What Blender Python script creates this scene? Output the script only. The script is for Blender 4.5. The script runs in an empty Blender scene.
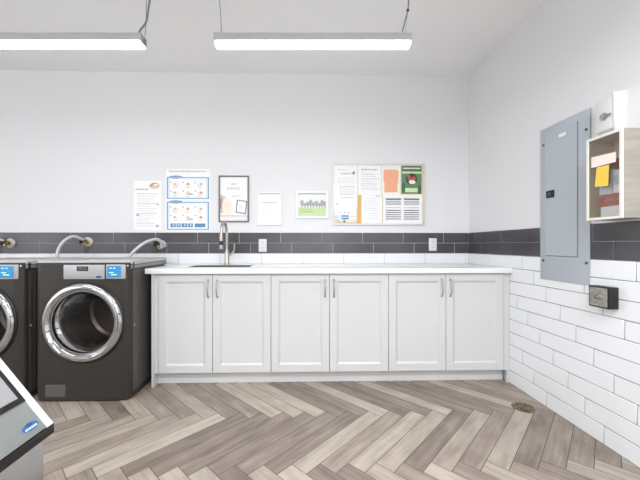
import bpy, bmesh, math, random
from mathutils import Vector, Matrix
random.seed(7)
S = bpy.context.scene
COL = S.collection
PI = math.pi

# ------------------------------------------------------------------ helpers
def lin(c):
    return tuple(((v/255)/12.92 if v/255 <= .04045 else ((v/255+.055)/1.055)**2.4) for v in c)

MATS = {}
def mat(name, rgb, rough=.5, metal=0., spec=.5, coat=0., emit=None, estr=0., bump=None):
    m = bpy.data.materials.new(name); m.use_nodes = True
    nt = m.node_tree; b = nt.nodes['Principled BSDF']
    b.inputs['Base Color'].default_value = (*lin(rgb), 1)
    b.inputs['Roughness'].default_value = rough
    b.inputs['Metallic'].default_value = metal
    b.inputs['Specular IOR Level'].default_value = spec
    b.inputs['Coat Weight'].default_value = coat
    b.inputs['Coat Roughness'].default_value = .08
    if emit:
        b.inputs['Emission Color'].default_value = (*lin(emit), 1)
        b.inputs['Emission Strength'].default_value = estr
    if bump:
        scale, strength, stretch = bump
        tc = nt.nodes.new('ShaderNodeTexCoord'); mp = nt.nodes.new('ShaderNodeMapping')
        mp.inputs['Scale'].default_value = stretch
        n = nt.nodes.new('ShaderNodeTexNoise'); n.inputs['Scale'].default_value = scale
        n.inputs['Detail'].default_value = 4
        bp = nt.nodes.new('ShaderNodeBump'); bp.inputs['Strength'].default_value = strength
        bp.inputs['Distance'].default_value = .002
        nt.links.new(tc.outputs['Object'], mp.inputs['Vector']); nt.links.new(mp.outputs[0], n.inputs['Vector'])
        nt.links.new(n.outputs['Fac'], bp.inputs['Height']); nt.links.new(bp.outputs[0], b.inputs['Normal'])
    MATS[name] = m
    return m

def vary(m, rgb1, rgb2, scale=3., stretch=(1, 1, 1), lo=.35, hi=.65):
    nt = m.node_tree; b = nt.nodes['Principled BSDF']
    tc = nt.nodes.new('ShaderNodeTexCoord'); mp = nt.nodes.new('ShaderNodeMapping'); mp.inputs['Scale'].default_value = stretch
    n = nt.nodes.new('ShaderNodeTexNoise'); n.inputs['Scale'].default_value = scale; n.inputs['Detail'].default_value = 5
    r = nt.nodes.new('ShaderNodeValToRGB')
    r.color_ramp.elements[0].color = (*lin(rgb1), 1); r.color_ramp.elements[0].position = lo
    r.color_ramp.elements[1].color = (*lin(rgb2), 1); r.color_ramp.elements[1].position = hi
    nt.links.new(tc.outputs['Object'], mp.inputs['Vector']); nt.links.new(mp.outputs[0], n.inputs['Vector'])
    nt.links.new(n.outputs['Fac'], r.inputs['Fac']); nt.links.new(r.outputs[0], b.inputs['Base Color'])

class MB:
    """collects shapes (world coordinates) and links them as ONE mesh object"""
    def __init__(self):
        self.bm = bmesh.new(); self.mats = []; self.keep = []
    def mi(self, m):
        if m not in self.mats: self.mats.append(m)
        return self.mats.index(m)
    def _add(self, bm2, m):
        i = self.mi(m)
        for f in bm2.faces: f.material_index = i
        me = bpy.data.meshes.new('t'); bm2.to_mesh(me); bm2.free()
        self.bm.from_mesh(me); bpy.data.meshes.remove(me)
        return self
    def box(self, a, b, m, bevel=0., seg=2, rot=None, edges=None):
        bm = bmesh.new(); bmesh.ops.create_cube(bm, size=1)
        c = [(a[i]+b[i])/2 for i in range(3)]; s = [abs(b[i]-a[i]) for i in range(3)]
        for v in bm.verts: v.co = Vector((v.co.x*s[0], v.co.y*s[1], v.co.z*s[2]))
        if bevel:
            es = bm.edges[:]
            if edges is not None:
                es = [e for e in es if abs((e.verts[0].co-e.verts[1].co)[edges]) > 1e-6]
            bmesh.ops.bevel(bm, geom=es, offset=bevel, segments=seg, profile=.5, affect='EDGES')
        M = Matrix.Translation(c)
        if rot is not None: M = M @ rot
        bm.transform(M)
        return self._add(bm, m)
    def poly(self, pts, m):
        bm = bmesh.new(); bm.faces.new([bm.verts.new(p) for p in pts]); return self._add(bm, m)
    def prism(self, pts, vec, m, bevel=0.):
        """closed planar loop extruded by vec"""
        bm = bmesh.new(); vs = [bm.verts.new(p) for p in pts]; f = bm.faces.new(vs)
        r = bmesh.ops.extrude_face_region(bm, geom=[f])
        bmesh.ops.translate(bm, verts=[g for g in r['geom'] if isinstance(g, bmesh.types.BMVert)], vec=vec)
        bmesh.ops.recalc_face_normals(bm, faces=bm.faces)
        if bevel: bmesh.ops.bevel(bm, geom=bm.edges[:], offset=bevel, segments=2, profile=.5, affect='EDGES')
        return self._add(bm, m)
    def lathe(self, prof, c, axis, m, n=32, closed=False):
        """prof: (radius, height along axis) ; axis a unit vector"""
        ax = Vector(axis).normalized(); q = Vector((0, 0, 1)).rotation_difference(ax)
        bm = bmesh.new(); rings = []
        for r, h in prof:
            if r < 1e-6: rings.append([bm.verts.new(q @ Vector((0, 0, h)) + Vector(c))])
            else: rings.append([bm.verts.new(q @ Vector((r*math.cos(2*PI*k/n), r*math.sin(2*PI*k/n), h)) + Vector(c)) for k in range(n)])
        prs = list(zip(rings, rings[1:]))
        if closed: prs.append((rings[-1], rings[0]))
        for A, B in prs:
            for k in range(n):
                k2 = (k+1) % n
                if len(A) == 1 and len(B) == 1: continue
                if len(A) == 1: bm.faces.new((A[0], B[k], B[k2]))
                elif len(B) == 1: bm.faces.new((A[k], A[k2], B[0]))
                else: bm.faces.new((A[k], A[k2], B[k2], B[k]))
        bmesh.ops.recalc_face_normals(bm, faces=bm.faces)
        return self._add(bm, m)
    def cyl(self, p, q, r, m, n=20, r2=None):
        v = Vector(q)-Vector(p); L = v.length; r2 = r if r2 is None else r2
        return self.lathe([(0, 0), (r, 0), (r2, L), (0, L)], p, v, m, n)
    def tube(self, pts, r, m, n=10, smooth=8):
        P = [Vector(p) for p in pts]
        if smooth and len(P) > 2:
            Q = []; E = [P[0]*2-P[1]] + P + [P[-1]*2-P[-2]]
            for i in range(1, len(E)-2):
                for k in range(smooth):
                    t = k/smooth; a, b, c, d = E[i-1:i+3]
                    Q.append(.5*((2*b)+(c-a)*t+(2*a-5*b+4*c-d)*t*t+(3*b-a-3*c+d)*t**3))
            Q.append(P[-1]); P = Q
        bm = bmesh.new(); rings = []; up = None
        for i, p in enumerate(P):
            t = (P[min(i+1, len(P)-1)]-P[max(i-1, 0)]).normalized()
            if up is None:
                up = t.orthogonal().normalized()
            up = (up - t*up.dot(t)).normalized(); s = t.cross(up)
            rings.append([bm.verts.new(p + (up*math.cos(2*PI*k/n)+s*math.sin(2*PI*k/n))*r) for k in range(n)])
        for A, B in zip(rings, rings[1:]):
            for k in range(n): bm.faces.new((A[k], A[(k+1) % n], B[(k+1) % n], B[k]))
        bm.faces.new(rings[0][::-1]); bm.faces.new(rings[-1])
        bmesh.ops.recalc_face_normals(bm, faces=bm.faces)
        return self._add(bm, m)
    def build(self, name, parent=None, origin=None, smooth=True, local=False):
        bm = self.bm
        if parent is not None:
            o = wloc(parent)
        elif origin is not None: o = Vector(origin)
        else:
            xs = [v.co for v in bm.verts]
            lo = Vector([min(c[i] for c in xs) for i in range(3)]); hi = Vector([max(c[i] for c in xs) for i in range(3)])
            o = Vector(((lo.x+hi.x)/2, (lo.y+hi.y)/2, lo.z))
        if not local: bmesh.ops.translate(bm, verts=bm.verts, vec=-o)
        if smooth:
            for f in bm.faces: f.smooth = True
            for e in bm.edges:
                if len(e.link_faces) == 2 and e.calc_face_angle(0) > .7: e.smooth = False
        me = bpy.data.meshes.new(name); bm.to_mesh(me); bm.free()
        for m in self.mats: me.materials.append(m)
        ob = bpy.data.objects.new(name, me); COL.objects.link(ob)
        if parent is not None: ob.parent = parent
        else: ob.location = o
        return ob

def wloc(o):
    v = Vector(o.location)
    while o.parent is not None:
        o = o.parent; v = v + Vector(o.location)
    return v

def tag(o, label, cat, group=None, kind=None):
    o['label'] = label; o['category'] = cat
    if group: o['group'] = group
    if kind: o['kind'] = kind
    return o
def thing(name, label, cat, loc, group=None):
    o = bpy.data.objects.new(name, None); COL.objects.link(o); o.location = loc
    o.empty_display_size = .1
    return tag(o, label, cat, group)
def struct(ob):
    ob['kind'] = 'structure'; return ob
def cut(ob, mb):
    """boolean difference baked into ob's mesh"""
    c = mb.build('cutter', origin=(0, 0, 0), smooth=False)
    md = ob.modifiers.new('b', 'BOOLEAN'); md.operation = 'DIFFERENCE'; md.object = c; md.solver = 'EXACT'
    bpy.context.view_layer.update()
    ev = ob.evaluated_get(bpy.context.evaluated_depsgraph_get())
    me = bpy.data.meshes.new_from_object(ev)
    ob.modifiers.clear(); old = ob.data; ob.data = me
    bpy.data.objects.remove(c)
    return ob
def copy_tree(o, parent=None):
    c = o.copy(); COL.objects.link(c); c.parent = parent
    for ch in list(o.children): copy_tree(ch, c)
    return c

# ------------------------------------------------------------------ materials
paint = mat('white_paint', (232, 232, 234), .6, bump=(90, .05, (1, 1, 1)))
ceil_m = mat('ceiling_paint', (246, 246, 246), .8)
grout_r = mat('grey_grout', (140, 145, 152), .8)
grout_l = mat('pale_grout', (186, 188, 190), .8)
tile_w = mat('white_glazed_tile', (241, 243, 246), .12, coat=.3)
tile_g = mat('charcoal_glazed_tile', (88, 86, 91), .22, coat=.15)
vary(tile_g, (68, 66, 70), (86, 84, 88), 2.2)
cab_w = mat('white_cabinet_lacquer', (209, 209, 209), .4)
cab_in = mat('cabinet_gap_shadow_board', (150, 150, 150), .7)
quartz = mat('white_quartz', (243, 243, 242), .16); vary(quartz, (241, 241, 241), (245, 245, 244), 40)
steel = mat('brushed_steel', (178, 176, 172), .3, 1.)
sink_m = mat('dull_sink_steel', (84, 82, 80), .45, .6)
nickel = mat('brushed_nickel', (186, 182, 175), .34, 1.)
chrome = mat('chrome', (196, 197, 200), .06, 1.)
washer_m = mat('graphite_enamel', (52, 48, 45), .38, .2, coat=.1)
washer_side = mat('graphite_side_panel', (86, 84, 81), .42, .2)
washer_top = mat('lit_grey_lid', (190, 188, 184), .25, .0)  # lid greys lightened to paint in the light falling on them
lid_low = mat('lit_grey_lid_skirt', (140, 138, 135), .35)
black = mat('black_plastic', (18, 18, 19), .4)
rubber = mat('dark_rubber', (30, 30, 31), .6)
drum_m = mat('drum_steel', (120, 112, 104), .32, 1.)
silver = mat('silver_panel', (176, 177, 181), .35, .3)
screen_b = mat('blue_screen', (48, 138, 190), .25, emit=(48, 138, 190), estr=.12)
screen_l = mat('pale_screen_text', (190, 225, 245), .3, emit=(190, 225, 245), estr=.3)
lcd = mat('black_display', (14, 15, 14), .2)
led = mat('pale_green_digits', (126, 136, 116), .4, emit=(126, 136, 116), estr=.08)
navy = mat('navy_button', (40, 70, 120), .4)
print_d = mat('dark_lettering', (40, 40, 44), .6)
plate_m = mat('dull_rating_plate', (92, 91, 91), .45, .2)
brass = mat('brass', (176, 140, 84), .3, 1.)
hose_m = mat('braided_hose', (200, 200, 198), .4, .2)
escut = mat('pale_escutcheon', (190, 188, 182), .35, .3)
paper = mat('white_paper', (246, 246, 246), .7)
paper2 = mat('warm_white_paper', (246, 242, 232), .7)
ink = mat('grey_print', (186, 186, 190), .8)
ink_l = mat('faint_print', (216, 216, 220), .8)
ink_d = mat('dark_print', (122, 122, 130), .8)
blue_f = mat('blue_print', (112, 156, 198), .6)
blue_d = mat('deep_blue_print', (86, 132, 176), .6)
blue_p = mat('pale_blue_print', (226, 238, 250), .6)
brown_p = mat('brown_print', (184, 152, 124), .7)
tan_p = mat('tan_print', (224, 200, 168), .7)
peach_p = mat('peach_print', (244, 228, 218), .7)
cream_p = mat('cream_print', (244, 236, 222), .7)
red_p = mat('red_print', (180, 92, 84), .6)
dkred_p = mat('dark_red_print', (92, 44, 48), .6)
pink_p = mat('pink_print', (242, 234, 240), .7)
mauve_p = mat('mauve_print', (208, 194, 198), .7)
orange_p = mat('orange_paper', (244, 178, 146), .7)
orange_d = mat('orange_print', (248, 190, 140), .7)
green_p = mat('green_print', (92, 138, 98), .6)
green_d = mat('dark_green_print', (66, 112, 76), .6)
lawn_p = mat('lawn_print', (204, 226, 172), .6)
sky_p = mat('pale_sky_print', (238, 240, 238), .6)
tree_p = mat('grey_green_print', (172, 178, 168), .7)
kraft = mat('kraft_envelope', (226, 180, 112), .7)
cork = mat('cork', (214, 190, 150), .9); vary(cork, (214, 196, 164), (232, 216, 188), 60)
frame_d = mat('charcoal_frame', (114, 112, 117), .4)
frame_w = mat('white_frame', (244, 244, 243), .4)
frame_s = mat('pale_aluminium_frame', (214, 214, 208), .35, .3)
panel_g = mat('blue_grey_enamel', (182, 190, 198), .4)
panel_d = mat('dark_seam', (104, 112, 122), .6)
screw_m = mat('dark_screw', (92, 98, 106), .4, .6)
wood_c = mat('cream_birch', (206, 196, 178), .5); vary(wood_c, (148, 143, 134), (162, 157, 149), 5, (1, 1, 9))
bright_lining_m = mat('brightening_pale_lining', (232, 218, 196), .6)
wood_f = mat('whitewashed_wood_edge', (236, 232, 222), .5)
note_w = mat('pinkish_note', (246, 234, 226), .7)
note_y = mat('yellow_note', (244, 206, 84), .7)
carton_w = mat('white_carton', (244, 244, 244), .5)
carton_b = mat('blue_grey_carton', (216, 222, 230), .5)
carton_r = mat('red_carton', (196, 116, 104), .5)
plastic_w = mat('white_plastic', (226, 226, 226), .35)
plastic_s = mat('switch_plate_grey', (150, 146, 140), .45); vary(plastic_s, (132, 128, 122), (166, 162, 156), 60)
bronze = mat('bronze_drain', (118, 104, 88), .45, .5); vary(bronze, (80, 68, 56), (160, 142, 120), 45)
dark_hole = mat('drain_opening', (20, 18, 16), .9)
cable_m = mat('grey_cable', (130, 130, 132), .5)
lamp_h = mat('lamp_housing', (186, 186, 188), .4)
lamp_e = mat('lamp_diffuser', (255, 255, 255), .5, emit=(250, 253, 255), estr=10.5)
steel_k = mat('satin_stainless', (188, 186, 184), .22, 1.)
grey_k = mat('grey_sloping_panel', (136, 139, 137), .35, .2)
white_k = mat('white_lid_edge', (220, 220, 222), .3)
window_m = mat('pale_window_pane', (235, 240, 245), .1)

def glass_mat(name, tint, refl):
    m = bpy.data.materials.new(name); m.use_nodes = True; nt = m.node_tree; nt.nodes.clear()
    o = nt.nodes.new('ShaderNodeOutputMaterial'); mx = nt.nodes.new('ShaderNodeMixShader')
    t = nt.nodes.new('ShaderNodeBsdfTransparent'); t.inputs[0].default_value = (*lin(tint), 1)
    g = nt.nodes.new('ShaderNodeBsdfGlossy'); g.inputs['Roughness'].default_value = .03
    lw = nt.nodes.new('ShaderNodeFresnel'); lw.inputs['IOR'].default_value = refl
    nt.links.new(lw.outputs[0], mx.inputs[0]); nt.links.new(t.outputs[0], mx.inputs[1]); nt.links.new(g.outputs[0], mx.inputs[2])
    nt.links.new(mx.outputs[0], o.inputs[0]); return m
door_glass = glass_mat('smoked_door_glass', (205, 205, 207), 1.3)
clear_glass = glass_mat('clear_pane', (250, 250, 250), 1.25)

def floor_material():
    m = bpy.data.materials.new('herringbone_wood_tile'); m.use_nodes = True; nt = m.node_tree
    b = nt.nodes['Principled BSDF']
    N = nt.nodes.new; L = nt.links.new
    at = N('ShaderNodeAttribute'); at.attribute_name = 'tone'
    rn = N('ShaderNodeAttribute'); rn.attribute_name = 'seed'
    uv = N('ShaderNodeUVMap'); uv.uv_map = 'grain'
    cb = N('ShaderNodeCombineXYZ'); L(rn.outputs['Fac'], cb.inputs[2])
    add = N('ShaderNodeVectorMath'); add.operation = 'ADD'; L(uv.outputs[0], add.inputs[0]); L(cb.outputs[0], add.inputs[1])
    mp = N('ShaderNodeMapping'); mp.inputs['Scale'].default_value = (2.2, 26, 1); L(add.outputs[0], mp.inputs[0])
    n1 = N('ShaderNodeTexNoise'); n1.inputs['Scale'].default_value = 1.6; n1.inputs['Detail'].default_value = 6; n1.inputs['Distortion'].default_value = .6
    L(mp.outputs[0], n1.inputs['Vector'])
    mp2 = N('ShaderNodeMapping'); mp2.inputs['Scale'].default_value = (4, 9, 1); L(add.outputs[0], mp2.inputs[0])
    n2 = N('ShaderNodeTexNoise'); n2.inputs['Scale'].default_value = 1.3; n2.inputs['Detail'].default_value = 4; L(mp2.outputs[0], n2.inputs['Vector'])
    s = N('ShaderNodeMath'); s.operation = 'MULTIPLY_ADD'; L(n1.outputs['Fac'], s.inputs[0]); s.inputs[1].default_value = .7; L(at.outputs['Fac'], s.inputs[2])
    s2 = N('ShaderNodeMath'); s2.operation = 'MULTIPLY_ADD'; L(n2.outputs['Fac'], s2.inputs[0]); s2.inputs[1].default_value = .65; L(s.outputs[0], s2.inputs[2])
    s3 = N('ShaderNodeMath'); s3.operation = 'SUBTRACT'; L(s2.outputs[0], s3.inputs[0]); s3.inputs[1].default_value = .675
    r = N('ShaderNodeValToRGB'); e = r.color_ramp.elements
    e[0].position = 0.05; e[0].color = (*lin(FLOOR[0]), 1); e[1].position = 1.; e[1].color = (*lin(FLOOR[2]), 1)
    k = e.new(.5); k.color = (*lin(FLOOR[1]), 1)
    L(s3.outputs[0], r.inputs[0]); L(r.outputs[0], b.inputs['Base Color'])
    b.inputs['Roughness'].default_value = .42; b.inputs['Specular IOR Level'].default_value = .4
    bp = N('ShaderNodeBump'); bp.inputs['Strength'].default_value = .12; bp.inputs['Distance'].default_value = .002
    L(n1.outputs['Fac'], bp.inputs['Height']); L(bp.outputs[0], b.inputs['Normal'])
    return m
FLOOR = [(98, 86, 78), (144, 131, 121), (186, 174, 162)]

# ------------------------------------------------------------------ the room
XL, XR, YB, YF, ZC = -4.6, 1.673, 3.08, -3.2, 2.765
TP = .1013                                     # tile course
def clip(poly, ax, val, keep_less):
    out = []
    for i in range(len(poly)):
        a, b = poly[i-1], poly[i]
        ia = (a[ax] <= val) == keep_less; ib = (b[ax] <= val) == keep_less
        if ia != ib:
            t = (val-a[ax])/(b[ax]-a[ax]); out.append((a[0]+(b[0]-a[0])*t, a[1]+(b[1]-a[1])*t))
        if ib: out.append(b)
    return out

TONE = {'h-11_0': 0.95, 'h-12_0': 0.8, 'h-13_0': 0.6, 'h-14_0': 0.8, 'h-15_0': .65, 'h-16_0': 0.65, 'h-17_0': 0.45, 'v-11_0': 0.85, 'v-12_0': 0.7, 'v-10_0': 0.7, 'v-9_0': 0.35, 'v-8_0': 0.8, 'v-7_0': 0.6, 'v-6_0': 0.5, 'v-13_-1': 0.7, 'v-12_-1': 0.5, 'v-11_-1': 0.65, 'v-10_-1': 0.75, 'v-9_-1': 0.85, 'h-10_0': 0.35, 'h-9_0': 0.38, 'h-8_0': 0.4, 'h-7_0': 0.42, 'h-6_0': 0.45, 'h-5_0': 0.4, 'h-3_0': .65, 'v-5_0': 0.75, 'v-4_0': 0.5, 'v-3_0': 0.5, 'v-2_0': 0.9, 'v-1_0': 0.85, 'v0_0': 0.9, 'v-8_-1': 0.75, 'v-7_-1': 0.4, 'v-6_-1': 0.7, 'v-5_-1': 0.85, 'v1_0': 0.4, 'v2_0': 0.42, 'v3_0': .85, 'v4_0': 0.35, 'v5_0': 0.42, 'h-4_0': 0.85, 'h-2_0': 0.8, 'h-1_0': 0.75, 'v-4_-1': 0.4, 'v-3_-1': 0.4, 'v-2_-1': 0.8, 'v6_0': 0.8, 'v7_0': .45, 'v8_0': 0.4, 'v9_0': 0.45, 'h0_0': 0.35, 'h1_0': 0.7, 'h2_0': 0.5, 'h3_0': 0.72, 'v-1_-1': 0.55, 'v0_-1': 0.85, 'v1_-1': 0.45, 'v2_-1': 0.75, 'h4_0': 0.35, 'h5_0': 0.45, 'h6_0': 0.4, 'h7_0': 0.4, 'v3_-1': 0.6, 'v4_-1': 0.4, 'v5_-1': 0.65, 'v6_-1': 0.7, 'v11_0': 0.5}
def make_floor():
    w, n, AX, AY = .0995, 7, .522, 1.575
    g = .0016; r2 = math.sqrt(2)
    bm = bmesh.new()
    uvl = bm.loops.layers.uv.new('grain')
    tl = bm.faces.layers.float.new('tone'); sl = bm.faces.layers.float.new('seed')
    seen = set()
    def xy(u, v): return (AX+(u+v)/r2, AY+(u-v)/r2)
    for i in range(-75, 60):
        for j in range(-60, 75):
            mm, t = divmod(i-j, 2*n)
            key = ('h', j, mm) if t < n else ('v', i, mm)
            if key in seen: continue
            seen.add(key)
            if key[0] == 'h':
                u0, u1, v0, v1 = (j+2*n*mm)*w, (j+2*n*mm+n)*w, j*w, (j+1)*w
            else:
                u0, u1, v0, v1 = i*w, (i+1)*w, (i-2*n*mm-2*n+1)*w, (i-2*n*mm-n+1)*w
            P = [xy(u0+g, v0+g), xy(u1-g, v0+g), xy(u1-g, v1-g), xy(u0+g, v1-g)]
            for ax, val, less in ((0, XL, False), (0, XR, True), (1, YF, False), (1, YB, True)):
                if P: P = clip(P, ax, val, less)
            if len(P) < 3: continue
            f = bm.faces.new([bm.verts.new((p[0], p[1], 0)) for p in P])
            rnd = random.Random(hash((key[1]*131+key[2]*7919+(key[0] == 'h')*17)))
            f[tl] = TONE.get('%s%d_%d' % key, .35+.5*rnd.random()); f[sl] = rnd.random()*40
            for l in f.loops:
                X, Y = l.vert.co.x-AX, l.vert.co.y-AY
                U, V = (X+Y)/r2, (X-Y)/r2
                l[uvl].uv = (U, V) if key[0] == 'h' else (V, U)
    for f in bm.faces:
        if f.normal.z < 0 or f.calc_area() and f.normal.z < 0: pass
    bm.normal_update()
    for f in bm.faces:
        if f.normal.z < 0: f.normal_flip()
    # slab below with the grout showing in the joints
    c = bmesh.ops.create_cube(bm, size=1)['verts']
    for v in c:
        v.co = Vector((XL if v.co.x < 0 else XR, YF if v.co.y < 0 else YB, -.12 if v.co.z < 0 else -.0015))
    fs = {f for v in c for f in v.link_faces}
    for f in fs: f.material_index = 1
    me = bpy.data.meshes.new('floor'); bm.to_mesh(me); bm.free()
    me.materials.append(floor_material()); me.materials.append(mat('floor_grout', (82, 74, 68), .85))
    o = bpy.data.objects.new('floor', me); COL.objects.link(o); struct(o)
make_floor()

def tile(mb, a, b, axis, m):
    """a glazed tile as a slab with eased face edges; axis: which axis is the thickness"""
    mb.box(a, b, m, bevel=.0022, seg=1)

TT = .007
def tiled(mb, axis, wall, lo, hi, offs, L, sgn):
    g = .002
    for r in range(12):
        z0, z1 = r*TP + (g if r else .001), (r+1)*TP-g
        m = tile_g if r >= 10 else tile_w
        s = offs(r); k = math.floor((lo-s)/L)
        while s+k*L < hi:
            a, b = max(lo, s+k*L+g), min(hi, s+(k+1)*L-g); k += 1
            if b-a < .004: continue
            if axis == 1: tile(mb, (a, wall-TT, z0), (b, wall+.001, z1), 1, m)
            else: tile(mb, (wall-TT, a, z0), (wall+.001, b, z1), 0, m)
# back wall
mb = MB()
mb.box((XL-.1, YB, -.12), (XR+.1, YB+.12, ZC+.1), paint)
mb.box((XL, YB-.004, 0), (XR, YB+.002, 12*TP), grout_l)
tiled(mb, 1, YB, XL, XR-TT, lambda r: .213+(11-r)*.108, .4015, 1)
struct(mb.build('wall_back', origin=(0, YB, 0)))
# right wall
mb = MB()
mb.box((XR, YF, -.12), (XR+.12, YB, ZC+.1), paint)
mb.box((XR-.004, YF, 0), (XR+.002, YB-TT, 12*TP), grout_r)
tiled(mb, 0, XR, -1.6, YB-TT, lambda r: 1.688+r*.1155, .402, 1)
struct(mb.build('wall_right', origin=(XR, 0, 0)))
LY0, LY1, LZ0, LZ1 = -2.4, 2.0, .75, 2.6        # unseen left-wall window, added to bring in light
mb = MB()
for a, b in (((YF, -.12), (LY0, ZC+.1)), ((LY1, -.12), (YB, ZC+.1)), ((LY0, -.12), (LY1, LZ0)), ((LY0, LZ1), (LY1, ZC+.1))):
    mb.box((XL-.12, a[0], a[1]), (XL, b[0], b[1]), paint)
struct(mb.build('wall_left'))
mb = MB()
for k in range(5):
    y = LY0+(LY1-LY0)*k/4; mb.box((XL-.09, y-.03, LZ0), (XL-.03, y+.03, LZ1), frame_w)
mb.box((XL-.09, LY0, LZ0), (XL-.03, LY1, LZ0+.05), frame_w); mb.box((XL-.09, LY0, LZ1-.05), (XL-.03, LY1, LZ1), frame_w)
struct(mb.build('added_left_window'))
mb = MB(); mb.box((XL-.12, YF-.12, ZC), (XR+.12, YB+.12, ZC+.12), ceil_m); struct(mb.build('ceiling'))
# rear wall behind the camera, with a window added to let daylight in
WX0, WX1, WZ0, WZ1 = -.7, 1.3, .8, 2.5
mb = MB()
for a, b in (((XL-.12, -.12), (WX0, ZC+.1)), ((WX1, -.12), (XR+.12, ZC+.1)), ((WX0, -.12), (WX1, WZ0)), ((WX0, WZ1), (WX1, ZC+.1))):
    mb.box((a[0], YF-.12, a[1]), (b[0], YF, b[1]), paint)
struct(mb.build('wall_rear'))
mb = MB()
for x in (WX0, (WX0+WX1)/2, WX1):
    mb.box((x-.03, YF-.09, WZ0), (x+.03, YF-.03, WZ1), frame_w)
mb.box((WX0, YF-.09, WZ0), (WX1, YF-.03, WZ0+.05), frame_w); mb.box((WX0, YF-.09, WZ1-.05), (WX1, YF-.03, WZ1), frame_w)
struct(mb.build('added_rear_window'))

# ------------------------------------------------------------------ cabinets and counter
DF = 2.46                                      # door front
def shaker(mb, x0, x1, z0, z1):
    w = .058; y0, y1 = DF, DF+.02
    mb.box((x0, y0, z0), (x0+w, y1, z1), cab_w, .0015, 1); mb.box((x1-w, y0, z0), (x1, y1, z1), cab_w, .0015, 1)
    mb.box((x0+w-.001, y0, z1-w), (x1-w+.001, y1, z1), cab_w, .0015, 1); mb.box((x0+w-.001, y0, z0), (x1-w+.001, y1, z0+w), cab_w, .0015, 1)
    # sloped inner moulding and the recessed panel
    i0, i1, k0, k1 = x0+w, x1-w, z0+w, z1-w; d = .014
    A = [(i0, y0, k0), (i1, y0, k0), (i1, y0, k1), (i0, y0, k1)]
    B = [(i0+d, y0+.009, k0+d), (i1-d, y0+.009, k0+d), (i1-d, y0+.009, k1-d), (i0+d, y0+.009, k1-d)]
    for q in range(4):
        p = (q+1) % 4
        mb.poly([A[q], A[p], B[p], B[q]], cab_w)
    mb.box((i0-.001, y0+.009, k0-.001), (i1+.001, y1-.002, k1+.001), cab_w)
def bow_handle(x, zt, zb, parent):
    mb = MB()
    pts = []
    for k in range(11):
        t = k/10; pts.append((x, DF-.004-.026*math.sin(PI*t)**.6, zt+(zb-zt)*t))
    mb.tube(pts, .0052, nickel, 8, 3)
    for z in (zt, zb): mb.cyl((x, DF+.001, z), (x, DF-.006, z), .008, nickel, 12)
    return mb.build('handle', parent)
UN = [(-1.096, -.678, -.226, 'white double-door base cabinet under the sink at the left end', -.711, -.640),
      (-.226, .231, .696, 'white double-door base cabinet in the middle of the row', .196, .266),
      (.696, 1.153, 1.619, 'white double-door base cabinet at the right end against the tiled wall', 1.118, 1.188)]
for n, (x0, xm, x1, lab, h1, h2) in enumerate(UN):
    t = thing('base_cabinet', lab, 'cabinet', ((x0+x1)/2, 2.78, 0), 'white base cabinets under the counter')
    a = x0 + .0005; b = x1 - .0005
    mb = MB()
    mb.box((a, 2.482, .1), (a+.016, 3.066, .873), cab_w); mb.box((b-.016, 2.482, .1), (b, 3.066, .873), cab_w)
    mb.box((a+.016, 2.482, .1), (b-.016, 3.066, .116), cab_w); mb.box((a+.016, 3.056, .116), (b-.016, 3.066, .873), cab_w)
    mb.box((a+.016, 2.482, .855), (b-.016, 2.56, .873), cab_w); mb.box(((x0+x1)/2-.03, 2.4825, .116), ((x0+x1)/2+.03, 2.5, .855), cab_in)
    mb.build('carcass', t)
    mb = MB(); mb.box((a, 2.525, 0), (b, 2.541, .1), cab_w); mb.build('toe_kick', t)
    for q, (d0, d1, hx) in enumerate(((x0, xm, h1), (xm, x1, h2))):
        mb = MB(); shaker(mb, d0+.0018, d1-.0018, .103, .868); d = mb.build('door', t)
        bow_handle(hx, .822, .69, d)
    if n == 0:
        mb = MB(); mb.box((-1.142, 2.452, 0), (-1.124, 3.066, .873), cab_w); mb.box((-1.124, DF+.003, .1), (x0-.0015, DF+.02, .873), cab_w)
        mb.build('end_panel', t)
        mb = MB(); mb.box((-1.124, 2.525, 0), (x0, 2.541, .1), cab_w); mb.build('toe_kick', t)
    if n == 2:
        mb = MB(); mb.box((x1+.0015, DF+.003, .1), (1.664, DF+.02, .873), cab_w); mb.box((x1+.03, DF+.012, 0), (1.664, DF+.03, .1), cab_w)
        mb.build('filler_panel', t)
        mb = MB(); mb.box((x1, 2.525, 0), (x1+.03, 2.541, .1), cab_w); mb.build('toe_kick', t)
SX0, SX1, SY0, SY1 = -.918, -.415, 2.595, 2.80
mb = MB(); mb.box((-1.18, 2.425, .874), (XR-TT-.001, YB-TT-.001, .915), quartz, .003, 2)
ctr = mb.build('countertop')
cm = MB(); cm.box((SX0, SY0, .8), (SX1, SY1, 1.0), quartz)
cut(ctr, cm)
tag(ctr, 'long white quartz worktop over the row of cabinets', 'countertop')
# sink
t = thing('sink', 'stainless sink set in the worktop below the tall tap', 'sink', ((SX0+SX1)/2, (SY0+SY1)/2, .70))
mb = MB(); e = .001
A = (SX0+e, SY0+e); B = (SX1-e, SY1-e); k = .004
mb.box((A[0], A[1], .70), (A[0]+k, B[1], .916), sink_m); mb.box((B[0]-k, A[1], .70), (B[0], B[1], .916), sink_m)
mb.box((A[0]+k, A[1], .70), (B[0]-k, A[1]+k, .916), sink_m); mb.box((A[0]+k, B[1]-k, .70), (B[0]-k, B[1], .916), sink_m)
mb.box((A[0]+k, A[1]+k, .70), (B[0]-k, B[1]-k, .704), sink_m)
mb.build('basin', t)
mb = MB(); mb.lathe([(0, .002), (.025, .002), (.04, .003), (.042, 0)], ((SX0+SX1)/2, (SY0+SY1)/2, .704), (0, 0, 1), chrome, 24); mb.build('strainer', t)
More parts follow.
